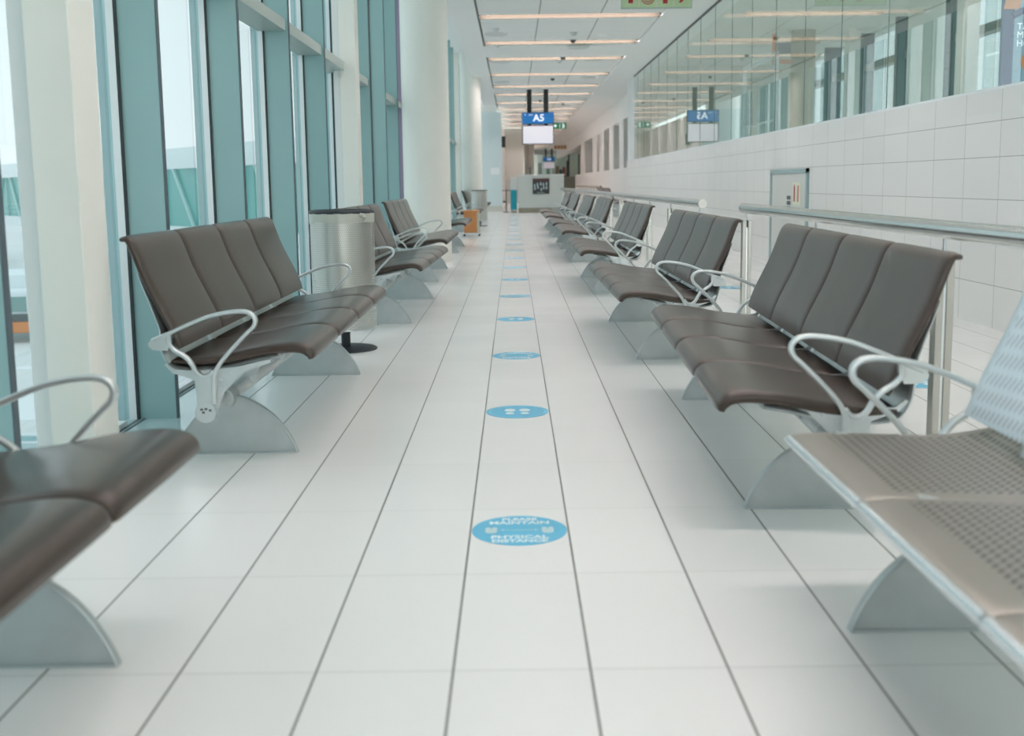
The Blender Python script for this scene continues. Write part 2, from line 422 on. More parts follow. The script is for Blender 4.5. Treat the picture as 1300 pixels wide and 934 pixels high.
# white H columns
colp = None
for i, y in enumerate((-3.16, 3.84, 10.85, 17.86, 24.87, 31.9, 38.9)):
    lab = ['white boxed steel column by the window, outside the picture behind the camera',
           'nearest white boxed steel column at the window, beside the nearest left bench',
           'white boxed steel column at the window behind the wire bin',
           'white boxed steel column at the window hidden behind the nearest round column',
           'white boxed column at the window just past the nearest round column',
           'white boxed column at the window beside the further round column',
           'furthest white boxed column at the window, past the further round column'][i]
    if colp is None:
        r = thing('steel_column', lab, 'column', (0, y, 0))
        MB().box(-1.655,-1.50,0,.24,0,4.75).build('casing', COLM, r, bevel=.004)
        MB().box(-1.722,-1.657,.028,.21,0,4.75).build('flange', WHITE, r, bevel=.006)
        colp = r
    else: r = dup(colp); r.location.y = y; r['label'] = lab
    r['group'] = 'white steel columns along the windows'
# round columns
def round_col(x, y, r_, label, z=CZ+.7):
    m = MB().lathe([(r_,0),(r_,z)], 64); o = m.build('round_column', COLM, smooth=True, loc=(x,y,0)); return tag(o, label, 'column', 'round white columns')
round_col(-1.20, 15.5, .325, 'nearest large round white column on the left, behind the third bench')
round_col(-1.16, 31.3, .29, 'further round white column on the left, behind the small bin')
round_col(-1.235, -.8, .325, 'round white column behind the camera, outside the picture')
round_col(1.1, 76, .33, 'distant round white column standing behind the check-in desk', CZ)

# ------------------------------------------------------------------ benches
SW = .605
MIDS = [(-.165,.414),(-.10,.412),(-.03,.415),(.05,.424),(.13,.440),(.21,.453),(.28,.458),(.325,.452),(.348,.436),(.356,.416)]
HTS  = [.008,.017,.022,.024,.024,.023,.023,.023,.022,.014]
MIDB = [(-.135,.462),(-.150,.50),(-.176,.56),(-.205,.62),(-.234,.68),(-.262,.745),(-.283,.805),(-.300,.850),(-.316,.872),(-.338,.872)]
HTB  = [.010,.018,.020,.020,.020,.020,.020,.019,.015,.010]
def cushion(mids, hts, w, scale=1):
    P = spl([(a,b,h) for (a,b),h in zip(mids, hts)], 4); N = len(P)
    ys = [-.5*w, -.5*w+.003, -.5*w+.010, -.5*w+.022, -.5*w+.045, -w*.2, w*.2, .5*w-.045, .5*w-.022, .5*w-.010, .5*w-.003, .5*w]
    ks = [.30,.52,.72,.87,.97,1,1,.97,.87,.72,.52,.30]
    m = MB(); rings = []
    for y, k in zip(ys, ks):
        ring_t, ring_b = [], []
        for i,(x,z,h) in enumerate(P):
            a = P[max(i-1,0)]; b = P[min(i+1,N-1)]; tx, tz = b[0]-a[0], b[1]-a[1]; l = math.hypot(tx,tz)
            nx, nz = -tz/l, tx/l; hh = h*k*scale
            ring_t.append((x+nx*hh, y, z+nz*hh)); ring_b.append((x-nx*hh, y, z-nz*hh))
        rings.append(ring_t + ring_b[::-1])
    n = len(rings[0]); vs = [v for r in rings for v in r]; fs = []
    for i in range(len(rings)-1):
        for k in range(n): fs.append((i*n+k, i*n+(k+1)%n, (i+1)*n+(k+1)%n, (i+1)*n+k))
    fs.append(tuple(range(n))); fs.append(tuple((len(rings)-1)*n+k for k in range(n-1,-1,-1)))
    return m.add(vs, fs)
def plate(mids, th, w):
    P = spl(mids, 5); m = MB(); m.sweep(P, th, w/2, 0, n=12, p=8); return m
ARM = spl([(-.012,.268),(-.010,.33),(-.006,.375),(.018,.418),(.072,.478),(.122,.528),(.148,.553),(.155,.580),(.140,.602),(.105,.611),(.045,.606),(-.02,.592),(-.092,.565),(-.169,.532),(-.232,.506)], 5)
ARMR = spl([(-.166,.530),(-.172,.497),(-.150,.467),(-.112,.441),(-.088,.411),(-.072,.384),(-.050,.368),(-.026,.371),(-.008,.39)], 5)
def arm_mesh(y):
    m = MB()
    m.sweep(ARM, .0085, .015, y, n=12, p=3); m.sweep(ARMR, .0085, .014, y, n=12, p=3)
    pl = [(-.245,.484),(-.232,.472),(-.205,.468),(-.175,.468),(-.160,.500),(-.160,.535),(-.20,.522),(-.237,.508),(-.247,.496)]
    m.prism_y(pl, y-.011, y+.011)
    m.prism_y([(-.078,.262),(-.006,.262),(-.006,.39),(-.03,.372),(-.05,.368),(-.072,.384)], y-.009, y+.009)
    return m
FOOT = [(.235,0),(.228,.02),(.205,.07),(.175,.115),(.140,.155),(.100,.188),(.055,.215),(.0,.236),(-.045,.242),(-.09,.225),(-.135,.188),(-.175,.148),(-.21,.105),(-.24,.06),(-.262,.018),(-.268,0)]
def foot_mesh():
    m = MB(); m.prism_y(FOOT, -.006, .006)
    m.sweep(spl(FOOT, 2), .004, .014, 0, n=8, p=4)
    m.box(-.268,.235,-.016,.016,0,.006)
    m.tube([(-.045,-.05,.232),(-.045,-.02,.232),(-.045,.02,.232),(-.045,.05,.232)], .043, 20)
    return m
def make_bench(metal=False):
    r = thing('seating_bench', '', 'bench')
    L = 4*SW
    MB().tube([(-.045,-L/2+.01,.232),(-.045,0,.232),(-.045,L/2-.01,.232)], .031, 24).build('beam', ALU, r, smooth=True)
    for s in (-1,1):
        ec = MB().tube([(-.045,s*(L/2-.01),.232),(-.045,s*(L/2+.018),.232)], .040, 28)
        e = ec.build('end_cap', ALU, r, smooth=True)
        q = MB()
        for (bx,bz,a) in ((-.058,.243,.6),(-.042,.245,.6),(-.026,.240,.5),(-.052,.232,.2)):
            q.box(bx-.005,bx+.005, min(s*(L/2+.018), s*(L/2+.020)), max(s*(L/2+.018), s*(L/2+.020)), bz-.004, bz+.004)
        q.build('vent_slot', DARKG, e)
        f = foot_mesh().build('foot', ALUF, r, smooth=True, loc=(0, s*.92, 0))
    MIDM = [(-.165,.424),(-.10,.412),(-.03,.407),(.05,.407),(.13,.411),(.21,.414),(.28,.415),(.325,.413),(.345,.409),(.350,.403)]
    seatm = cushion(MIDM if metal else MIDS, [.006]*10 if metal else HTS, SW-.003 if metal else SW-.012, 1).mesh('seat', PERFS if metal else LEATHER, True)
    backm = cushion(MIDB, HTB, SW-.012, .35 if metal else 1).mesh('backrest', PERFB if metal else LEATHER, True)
    panm = plate([(-.214,.50),(-.206,.45),(-.186,.405),(-.15,.384),(-.08,.380),(.0,.384),(.08,.398),(.16,.416),(.23,.428)], .009, SW-.03).mesh('seat_pan', ALU, True)
    shm = plate([(-.214,.50),(-.214,.53),(-.228,.575),(-.246,.63),(-.268,.69),(-.286,.745)], .008, SW-.06).mesh('back_support', ALU, True)
    for k in range(4):
        y = -L/2 + SW*(k+.5)
        se = bpy.data.objects.new('seat', seatm); ba = bpy.data.objects.new('backrest', backm)
        for o in (se, ba): C.objects.link(o); o.parent = r; o.location.y = y
        if not metal:
            p = bpy.data.objects.new('seat_pan', panm); C.objects.link(p); p.parent = se
            p = bpy.data.objects.new('back_support', shm); C.objects.link(p); p.parent = ba
        else:
            MB().tube([(.350,-SW/2+.006,.400),(.350,0,.400),(.350,SW/2-.006,.400)], .0135, 14).build('front_edge', ALUB, se, smooth=True)
            MB().sweep([(-.12,.395),(-.16,.41),(-.175,.46),(-.195,.53)], .012, .03, 0, n=10).build('back_bracket', ALU, ba, smooth=True)
    for k in range(5):
        y = max(min(-L/2 + SW*k, L/2-.02), -L/2+.02)
        b = MB().prism_y([(-.078,.20+.03),(-.006,.23),(.02,.30),(.10,.380),(.20,.412),(.20,.425),(.08,.400),(-.08,.385),(-.16,.392),(-.19,.415),(-.2,.41),(-.17,.378),(-.09,.350)], y-.006, y+.006)
        o = b.build('support_bracket', ALU, r)
        for (bx,bz) in ((.012,.352),(.016,.318),(.055,.372)): MB().tube([(bx,y-.012,bz),(bx,y+.012,bz)], .006, 8).build('bolt', ALUB, o)
    for s in (-1,1):
        arm_mesh(s*(L/2+.004)).build('armrest', ALU, r, smooth=True)
    return r
benches = []
bp_ = make_bench(); bm_ = make_bench(True)
GL = 'brown leather benches along the windows'; GR = 'brown leather benches along the handrail'
spec = [  # x centre, y centre, rotation, label, group
 (-1.145, 1.46, 0, 'brown leather bench cut by the lower left corner, nearest on the window side', GL),
 (-1.125, 5.30, 0, 'four-seat brown leather bench in front of the near teal window mullions, before the wire bin', GL),
 (-1.03, 9.47, -.022, 'brown leather bench just behind the large wire bin', GL),
 (-1.09, 13.2, 0, 'brown leather bench right in front of the nearest large round column', GL),
 (-1.10, 18.3, 0, 'brown leather bench with only cushion fronts showing, between nearest round column and orange trolley', GL),
 (-1.10, 25.8, 0, 'small distant leather bench behind the orange wooden trolley', GL),
 (-1.10, 31.6, 0, 'distant leather bench beside the small wire bin', GL),
 (-1.10, 35.2, 0, 'furthest leather bench on the window side, before the pale blue wall', GL),
 (1.02, 4.44, PI-.040, 'nearest brown leather four-seat bench on the right, behind the steel bench', GR),
 (.965, 7.56, PI+.005, 'second brown leather bench on the right, at the gap between the handrails', GR),
 (.99, 11.62, PI, 'third brown leather bench on the right, at the start of the further handrail', GR),
 (1.01, 16.0, PI, 'fourth brown leather bench on the right, with bluish shine on its backs', GR),
 (.99, 19.0, PI, 'fifth brown leather bench on the right along the further handrail', GR),
 (.99, 22.9, PI, 'sixth brown leather bench on the right, small in the distance', GR),
 (.99, 26.2, PI, 'furthest brown leather bench on the right, nearest to the check-in desk', GR),
]
for i, (x, y, rz, lab, gr) in enumerate(spec):
    o = bp_ if i == 0 else dup(bp_)
    o.location = (x, y, 0); o.rotation_euler.z = rz; o['label'] = lab; o['group'] = gr
    for c in kids(o):
        if c.name.split('.')[0] in ('seat', 'backrest'): c.location.z = -.034 if x > 0 else .010
bm_.location = (1.025, 1.60, 0); bm_.rotation_euler.z = PI
for c in kids(bm_):
    if c.name.split('.')[0] == 'seat': c.location.x = -.035
bm_['label'] = 'perforated steel bench in the lower right foreground with silver arm'

# bench with its back to us beyond the handrail, far right
for i, (x, y) in enumerate(((3.28, 35.6), (3.28, 38.3))):
    o = dup(bp_); o.location = (x, y, 0); o.rotation_euler.z = 0
    o['label'] = ['dark bench by the far low wall beyond the handrail, nearer of the two', 'dark bench by the far low wall beyond the handrail, further of the two'][i]
    o['group'] = 'benches beyond the handrail'

# ------------------------------------------------------------------ handrails
def rail(ys, ye, label, posts):
    rx = lambda y: 1.65
    r = thing('handrail', label, 'handrail', (rx(ys), ys, 0), 0, 'tubular steel handrails')
    L = ye-ys; z = .873
    MB().tube([(0,0,z),(0,L/2,z),(0,L,z)], .036, 28).build('rail_tube', STEEL, r, smooth=True)
    MB().tube([(0,-.006,z),(0,.0,z)], .0375, 28).build('rail_end', STEELD, r, smooth=True)
    for p in posts:
        q = p - ys
        o = MB().box(-.034,-.006,q-.028,q+.028,.0,.79).box(.006,.034,q-.028,q+.028,.0,.79).build('post', STEELD, r, bevel=.003)
        MB().tube([(0,q,.70),(0,q,.86)], .006, 10).box(-.006,.006,q-.02,q+.02,0,.74).build('rod', ALUB, o)
        MB().lathe([(.06,0),(.06,.008)], 20, (0,q,0)).build('post_foot', STEELD, o)
    return r
rail(-1.4, 7.97, 'thick steel tube handrail behind the nearest right-hand benches', [7.86, 6.05, 4.24, 2.43, .62])
rail(9.70, 38.5, 'long steel tube handrail running back to the check-in desk', [9.85+1.8*k for k in range(16)])
r = thing('handrail', 'small brownish handrail in front of the low wall, far right', 'handrail', (3.3, 42, 0), 0, 'tubular steel handrails')
MB().tube([(0,0,.90),(0,16,.90)], .045, 12).build('rail_tube', mat('brown rail', (.30,.27,.21), .4), r, smooth=True)
for k in range(10): MB().box(-.02,.02,.2+1.7*k-.02,.2+1.7*k+.02,0,.88).build('post', STEEL, r)

# ------------------------------------------------------------------ waste bins
def make_bin():
    r = thing('waste_bin', '', 'bin')
    MB().lathe([(.205,0),(.205,.008),(.19,.014),(.03,.018),(.03,.14),(.0,.14)], 48).build('base', BLACKM, r, smooth=True)
    m = MB(); n = 72
    vs = [(.207*math.cos(2*PI*i/n), .207*math.sin(2*PI*i/n), z) for z in (.14,.885) for i in range(n)]
    m.add(vs, [(i,(i+1)%n,(i+1)%n+n,i+n) for i in range(n)]); m.build('drum', PERFC, r, smooth=True)
    MB().lathe([(.0,.14),(.208,.14),(.208,.15),(.0,.151)], 48).build('drum_bottom', ALU, r)
    MB().lathe([(.211,.892),(.214,.903),(.207,.915),(.175,.917),(.172,.90)], 48).build('rim', BLACKM, r, smooth=True)
    # bag: folded over the top, sagging inside
    rnd = random.Random(3); m = MB(); vs = []; prof = [(.2105,.835),(.211,.895),(.20,.90),(.195,.82),(.192,.65),(.188,.50),(.17,.42),(.05,.40)]
    for i in range(n):
        a = 2*PI*i/n
        for k,(q,z) in enumerate(prof):
            w = (.0015*math.sin(a*9+k) + .002*math.sin(a*23+2*k)) if k > 2 else .0006*math.sin(a*15)
            vs.append(((q+w)*math.cos(a), (q+w)*math.sin(a), z + (.006*math.sin(a*5) if k == 0 else 0)))
    p = len(prof); fs = [(i*p+k, ((i+1)%n)*p+k, ((i+1)%n)*p+k+1, i*p+k+1) for i in range(n) for k in range(p-1)]
    m.add(vs, fs).build('bin_bag', LINER, r, smooth=True)
    MB().tube([(.14,-.155,.885),(.16,-.16,.88),(.170,-.145,.868),(.155,-.15,.86)], .014, 8).build('bag_knot', LINER, r, smooth=True)
    return r
b1 = make_bin(); b1.location = (-1.12, 7.22, 0); b1['label'] = 'large perforated steel waste bin with clear bag between the window benches'; b1['group'] = 'perforated waste bins'
b2 = dup(b1); b2.location = (-.88, 28.5, 0); b2['label'] = 'small distant steel waste bin in front of the further round column'

# wooden trolley
r = thing('wooden_trolley', 'orange wooden box trolley on castors on the left', 'trolley', (-.86, 22.9, 0))
MB().box(-.17,.10,-.02,.4,.07,.50).build('cabinet_body', WOOD, r, bevel=.004)
MB().box(-.20,.14,-.04,.42,.50,.53).build('top', WOOD, r, bevel=.004)
MB().box(.10,.14,-.02,.4,.07,.50).build('side_panel', mat('pale side', (.55,.55,.46), .5), r)
MB().box(-.2,.16,-.04,.42,.045,.07).build('base_plate', ALU, r)
for x, y in ((-.17,.02),(.14,.02),(-.17,.36),(.14,.36)):
    MB().tube([(x-.015,y,.024),(x+.015,y,.024)], .024, 14).build('castor', BLACKM, r, smooth=True)

# ------------------------------------------------------------------ floor stickers
def ring(m, r0, r1, z, n=48, cx=0, cy=0):
    vs = [(cx+q*math.cos(2*PI*i/n), cy+q*math.sin(2*PI*i/n), z) for q in (r0,r1) for i in range(n)]
    m.add(vs, [(i,(i+1)%n,(i+1)%n+n,i+n) for i in range(n)])
def sole(m, cx, s=1, z=.0016):
    pts = []
    for k in range(28):
        a = 2*PI*k/28; x, y = math.cos(a), math.sin(a)
        wdt = .024 if y > 0 else .017
        pts.append((cx + wdt*x, .008 + .042*y))
    m.prism_z(pts, .001, z)
def foot_sticker():
    r = thing('floor_sticker', '', 'floor sticker')
    MB().lathe([(.148,0),(.148,.001)], 64).build('disc', BLUE, r)
    m = MB(); ring(m, .128, .134, .0016); m.build('border', mat('sticker ring', (.25,.62,.76), .4), r)
    for s in (-1,1):
        f = MB(); pts = [(s*.035+.026*math.cos(2*PI*k/24), .030+.032*math.sin(2*PI*k/24)) for k in range(24)]
        f.prism_z(pts, .001, .0016)
        f.prism_z([(s*.035+.020*math.cos(2*PI*k/20), -.040+.020*math.sin(2*PI*k/20)) for k in range(20)], .001, .0016)
        f.build('footprint', STW, r)
    return r
def text_sticker():
    r = thing('floor_sticker', '', 'floor sticker')
    MB().lathe([(.148,0),(.148,.001)], 64).build('disc', BLUE, r)
    m = MB(); pts = [(.148*math.cos(a), .148*math.sin(a)) for a in [(-.75+1.5*k/16) for k in range(17)]]
    for (t, y, s) in (('PLEASE', .108, .036), ('MAINTAIN', .072, .040), ('PHYSICAL', -.070, .040), ('DISTANCE', -.106, .036)):
        text_mesh('lettering', t, s, STW, r, (0, y, .0014), (0,0,0), ext=.0003, bold=.0012)
    for s in (-1,1):
        f = MB(); ccx = s*.088
        f.prism_z([(ccx-.010+.009*math.cos(2*PI*k/16), .012+.016*math.sin(2*PI*k/16)) for k in range(16)], .001, .0016)
        f.prism_z([(ccx+.010+.009*math.cos(2*PI*k/16), .012+.016*math.sin(2*PI*k/16)) for k in range(16)], .001, .0016)
        f.prism_z([(ccx+.019*math.cos(2*PI*k/20), -.012+.020*math.sin(2*PI*k/20)) for k in range(20)], .001, .0016)
        f.build('footprint', STG, r)
    a = MB().prism_z([(-.05,.0015),(-.05,-.0015),(.05,-.0015),(.05,.0015)], .001, .0016)
    a.prism_z([(-.062,0),(-.048,-.006),(-.048,.006)], .001, .0016); a.prism_z([(.062,0),(.048,.006),(.048,-.006)], .001, .0016)
    a.build('arrow', STG, r)
    return r
ts_ = text_sticker(); fs_ = foot_sticker()
sy = [3.322, 5.123, 6.84] + [8.72+1.82*k for k in range(16)]
ut = uf = False
for i, y in enumerate(sy):
    if i % 2 == 0: o = ts_ if not ut else dup(ts_); ut = True; knd = 'with white lettering PLEASE MAINTAIN PHYSICAL DISTANCE'
    else: o = fs_ if not uf else dup(fs_); uf = True; knd = 'with two white footprints'
    o.location = (.005, y, .0)
    nm = ['nearest','second nearest','third nearest','fourth nearest','fifth nearest','sixth nearest','seventh nearest','eighth nearest','ninth nearest','tenth nearest']
    if i < 2: o['label'] = ('%s round blue floor sticker ' % nm[i]) + knd
    elif i < 10: o['label'] = '%s round blue sticker in the line along the middle of the floor' % nm[i]
    else: o['label'] = 'tiny far round blue sticker near the check-in desk end of the sticker line'
    o['group'] = 'blue stickers down the middle aisle' if i < 10 else 'far blue stickers near the desk'
for (x, y, lab) in ((2.117, 5.73, 'round blue floor sticker beyond the near handrail post, by the tiled wall'),
                    (2.2, 11.1, 'round blue floor sticker seen through the gap between the two handrails')):
    o = dup(fs_); o.location = (x, y, 0); o['label'] = lab; o['group'] = 'blue stickers beyond the handrail'

# ------------------------------------------------------------------ hanging signs
def gate_sign(x, y, label, big=True):
    r = thing('gate_sign', label, 'sign', (x, y, 0), 0, 'hanging blue gate signs')
    zb = 2.29
    for s in (-.262, .262):
        MB().box(s-.075,s+.075,-.03,.03, zb+.90, CZ).build('hanger', BLACK, r)
    for s in (-.262, .262): MB().box(s-.06,s+.06,-.02,.02, zb+.585, zb+.66).build('link', BLACK, r)
    p = MB().box(-.49,.49,-.05,.05, zb+.645, zb+.985).build('sign_box', SIGNB, r)
    MB().box(-.50,.50,-.045,.045, zb+.985,zb+1.0).box(-.50,.50,-.045,.045,zb+.63,zb+.645).box(-.505,-.49,-.05,.05,zb+.63,zb+1.0).box(.49,.505,-.05,.05,zb+.63,zb+1.0).build('sign_frame', BLACK, p)
    for s, rz in ((-1, 0), (1, PI)):
        text_mesh('lettering', 'A5' if big else 'A6', .30, SIGNW, p, (0.03*-s if s<0 else -.03, s*.052, zb+.815), (PI/2,0,rz), ext=.001, bold=.006)
        text_mesh('small_lettering', 'Gate', .07, SIGNW, p, ((-.22 if s<0 else .22), s*.052, zb+.92), (PI/2,0,rz), ext=.001)
        MB().prism_y([(-.40*-s-.02,zb+.92),(-.40*-s+.02,zb+.94),(-.40*-s+.02,zb+.90)], s*.0515-.001, s*.0515+.001).build('arrow', SIGNW, p)
    b = MB().box(-.50,.50,-.035,.035, zb, zb+.595).build('display', BLACK, r, bevel=.004)
    MB().box(-.475,.475,-.038,-.035, zb+.025, zb+.57).box(-.475,.475,.035,.038, zb+.025, zb+.57).build('screen', SCREEN, b)
    return r
gate_sign(.80, 35.5, 'blue hanging A5 gate sign with blank screen beneath, above the check-in desk')
gate_sign(3.08, 96.0, 'tiny distant blue hanging gate sign with blank screen under it', False)

# photoluminescent fire sign, top right
r = thing('fire_sign', 'pale green hanging sign with red fire symbols, cut by the top edge', 'sign', (2.045, 16.0, 3.497))
MB().box(-.485,.485,-.012,.012,0,.26).build('panel', GLOWY, r)
MB().box(-.50,.50,-.015,.015,-.018,0).box(-.50,.50,-.015,.015,.26,.275).box(-.50,-.485,-.015,.015,0,.26).box(.485,.50,-.015,.015,0,.26).build('frame', mat('sign frame', (.40,.50,.42), .4), r)
MB().box(-.246,-.238,-.014,-.012,0,.26).box(-.004,.004,-.014,-.012,0,.26).box(.238,.246,-.014,-.012,0,.26).build('divider', DIFF, r)
MB().prism_y([(-.395,.06),(-.330,.06),(-.330,.15),(-.345,.19),(-.350,.22),(-.375,.22),(-.380,.19),(-.395,.15)], -.015, -.012).build('extinguisher_symbol', RED, r)
m = MB()
for q in (.10,.072,.044,.018):
    n_ = 36; vs = [((-.12+rr*math.cos(2*PI*i/n_)), -.0135, .14+rr*math.sin(2*PI*i/n_)) for rr in (max(q-.013,.001), q) for i in range(n_)]
    m.add(vs, [(i,(i+1)%n_,(i+1)%n_+n_,i+n_) for i in range(n_)])
m.build('hose_reel_symbol', RED, r)
MB().prism_y([(.09,.05),(.155,.05),(.155,.2),(.14,.22),(.105,.22),(.09,.2)], -.015, -.012).build('hydrant_symbol', RED, r)
MB().prism_y([(.31,.06),(.35,.06),(.43,.14),(.43,.10),(.45,.12),(.45,.22),(.35,.22),(.33,.19),(.40,.19)], -.015, -.012).build('arrow_symbol', RED, r)
for s in (-.35,.35): MB().tube([(s,0,.27),(s,0,CZ-3.497)], .004, 6).build('wire', STEEL, r)
# exit sign
r = thing('exit_sign', 'small green and white emergency exit sign hanging beyond the gate sign', 'sign', (1.80, 43, 3.12))
MB().box(-.26,.26,-.02,.02,0,.24).build('panel', GREEN, r)
MB().box(-.18,-.15,-.024,-.02,.05,.19).box(-.22,-.10,-.024,-.02,.10,.14).box(.0,.02,-.024,-.02,.04,.2).prism_y([(.09,.04),(.13,.12),(.10,.2),(.16,.2),(.2,.1),(.18,.04)], -.024, -.02).build('symbol', SIGNW, r)
MB().tube([(0,0,.24),(0,0,CZ-3.12)], .006, 6).build('wire', STEEL, r)
r = thing('orange_sign', 'tiny far sign with a row of orange symbols under the ceiling', 'sign', (3.05, 72, 3.22))
MB().box(-.42,.42,-.02,.02,0,.26).build('panel', mat('sign cream b', (.68,.62,.48), .5), r)
for k in range(4): MB().box(-.36+.2*k,-.24+.2*k,-.025,-.02,.05,.21).build('symbol', mat('sym orange', (.5,.22,.07), .5), r)
MB().tube([(0,0,.26),(0,0,CZ-3.12)], .006, 6).build('wire', STEEL, r)

# ceiling fittings
for (x, y, lab) in ((-.30,22.6,'round ceiling vent in the left strip of the nearest sunken bay'),(-.28,27.6,'round ceiling vent in the left strip of the second sunken bay, near one'),(-.30,33.2,'round ceiling vent in the left strip of the second sunken bay, far one'),
                    (1.98,27.4,'round ceiling vent in the right strip of the second sunken bay, near one'),(2.2,32.2,'round ceiling vent in the right strip of the second sunken bay, far one'),(1.45,24.6,'round ceiling vent on the plain band after the nearest sunken bay')):
    o = MB().lathe([(.0,-.03),(.12,-.025),(.16,-.01),(.22,-.02),(.24,0.0),(.24,.015)], 28).build('ceiling_vent', DIFF, smooth=True, loc=(x,y,CZ+.025 if lab.find('plain')<0 else CZ-.015))
    tag(o, lab, 'ceiling vent', 'round ceiling vents')
det = [(1.24,22.6,'pale'),(1.29,23.7,'dark'),(1.22,26.9,'dark'),(1.17,27.7,'pale'),(1.16,32.2,'dark'),(1.0,40.5,'dark'),(1.9,42.3,'dark'),(-.3,21.9,'pale'),(-.3,24.3,'pale')]
for i, (x, y, c_) in enumerate(det):
    zz = CZ-.0 if c_ == 'x' else CZ
    inco = any(a < y < b for a, b in coffers)
    r = thing('smoke_detector', '%s little smoke detector on the ceiling, %s' % (c_, ['above the nearest bay middle','last in the nearest bay','first in the second bay','second in the second bay','far in the second bay','beyond the gate sign hangers','right of the gate sign hangers','above the left round vent','left near the plain band'][i]), 'smoke detector', (x,y,CZ+.04 if inco else CZ), 0, 'smoke detectors')
    MB().lathe([(.0,-.075),(.035,-.07),(.055,-.04),(.06,0)], 16).build('sensor', BLACKM if c_ == 'dark' else DIFF, r, smooth=True)
    MB().lathe([(.075,-.015),(.075,0)], 16).build('base', DIFF, r)

# ------------------------------------------------------------------ far end
MB().box(-1.98,-.43,43,43.3,0,3.79).build('wall_left', PALEB, kind='structure')
MB().box(-1.98,-.43,42.96,43,0,.22).build('baseboard_left', BEIGE, kind='structure')
MB().box(-1.98,-1.05,42.98,43.3,3.79,4.75).box(-1.05,-.62,43.0,43.3,3.79,4.0).build('trim_8', CEILW, kind='structure')
MB().box(-.72,-.46,43.3,60,0,3.79).build('wall_recess', WHITE, kind='structure')
MB().box(-1.98,.55,60,60.3,0,CZ).build('wall_far', BEIGE, kind='structure')
o = MB().box(-.86,-.52,42.985,43.0,1.42,1.68).build('paper_notice', STW); o.data.materials[0] = mat('paper', (.9,.92,.93), .6); tag(o, 'white paper notice stuck on the pale blue wall', 'notice')
r = thing('wall_speaker', 'black box loudspeaker at the corner of the pale blue wall', 'speaker', (-.40, 46, 2.55))
MB().box(-.06,.10,0,.2,0,.45).build('cabinet', BLACK, r, bevel=.01); MB().box(-.12,-.06,.08,.12,.2,.25).build('wall_mount', DARKG, r)
r = thing('barrier_post', 'dark barrier stand beside the cyan panel', 'barrier post', (-.27, 41.5, 0))
MB().lathe([(.13,0),(.13,.02),(.02,.04),(.02,.82),(.035,.85),(.0,.86)], 20).build('stand', DARKG, r, smooth=True)
MB().box(-.15,.15,-.02,.02,.80,.83).box(-.14,.0,-.02,.02,.36,.44).build('crossbar', DARKG, r)
# cyan cabinet and desk
r = thing('side_cabinet', 'white cabinet with bright cyan lower panel left of the check-in desk', 'cabinet', (-.10, 40.9, 0))
MB().box(-.01,.22,0,.4,.07,1.30).build('body', WHITE, r, bevel=.005)
MB().box(-.01,.22,-.02,0,.12,.84).build('cyan_panel', CYAN, r)
MB().box(0,.21,.01,.39,0,.07).build('plinth', TAN, r)
r = thing('check_in_desk', 'pale grey check-in desk with a dark poster at the corridor end', 'desk', (.14, 40.5, 0))
MB().box(.02,1.70,0,.8,.18,1.33).build('front_panel', GREYW, r, bevel=.005)
MB().box(0,1.72,-.03,.85,1.33,1.39).build('counter_top', WHITE, r, bevel=.005)
MB().box(.04,1.68,.03,.78,0,.18).build('plinth', TAN, r)
o = MB().box(.70,1.31,40.465,40.495,.68,1.24); o = o.build('poster', DARKP); tag(o, 'dark square poster with small white figures on the check-in desk front', 'poster')
MB().box(.71,1.30,40.46,40.466,1.14,1.23).build('header', MAROON, o)
rnd = random.Random(5)
figs = [(.70,.86),(.80,.90),(.92,.92),(1.02,.90),(1.13,.92),(.71,.76),(.82,.80),(.94,.72),(1.03,.78),(1.13,.78)]
for (x,z) in figs:
    x += .05; z += .07
    MB().box(x,x+.05,40.46,40.465,z,z+.09).box(x+.012,x+.036,40.46,40.465,z+.09,z+.115).build('figure', STG, o)
MB().box(.85,1.13,40.46,40.465,.72,.735).build('caption_line', STG, o)
o = MB().box(.58,.66,40.8,40.95,1.391,1.66).build('desk_monitor', DARKG); tag(o, 'small dark monitor on the check-in desk top', 'monitor')
# low wall and piers, right of the end
MB().box(3.70,3.9,33.0,33.3,0,1.56).build('trim_9', WHITE, kind='structure')
MB().box(3.9,4.2,33.0,70,0,1.56).build('wall_low', WHITE, kind='structure')
MB().box(3.9,4.3,33.0,100,3.25,CZ).build('trim_10', CEILW, kind='structure')
for i, (a, b_) in enumerate(((34.0,34.9),(36.0,37.0),(39.4,41.0),(43.4,45.2),(48.0,50.6),(52.0,54.8),(60.5,64.5))):
    o = MB().box(3.9,4.3,a,b_,1.56,3.25).build('pier', WHITE)
    tag(o, ['nearest','second','third','fourth','fifth','sixth','furthest'][i] + ' white pier standing on the far low wall on the right', 'pier', 'white piers on the far low wall')
MB().box(.45,.55,60.3,100,0,CZ).build('wall_side', BEIGE, kind='structure')
MB().box(-1.98,.45,103.9,104,0,CZ).build('wall_end_left', BEIGE, kind='structure')
MB().box(6.4,6.6,33,104,0,CZ).build('wall_back', BEIGE, kind='structure')
o = MB().box(4.9,5.3,62,62.2,1.2,2.75).build('blue_poster', mat('poster blue', (.05,.20,.45), .5)); tag(o, 'blue and green advertising panel glimpsed between the far piers', 'poster')
MB().box(4.9,5.3,61.99,62.0,1.2,1.7).build('green_band', mat('poster green', (.03,.25,.16), .5), o)
MB().box(4.85,5.35,61.98,62.22,0,1.2).build('stand', DARKG, o)
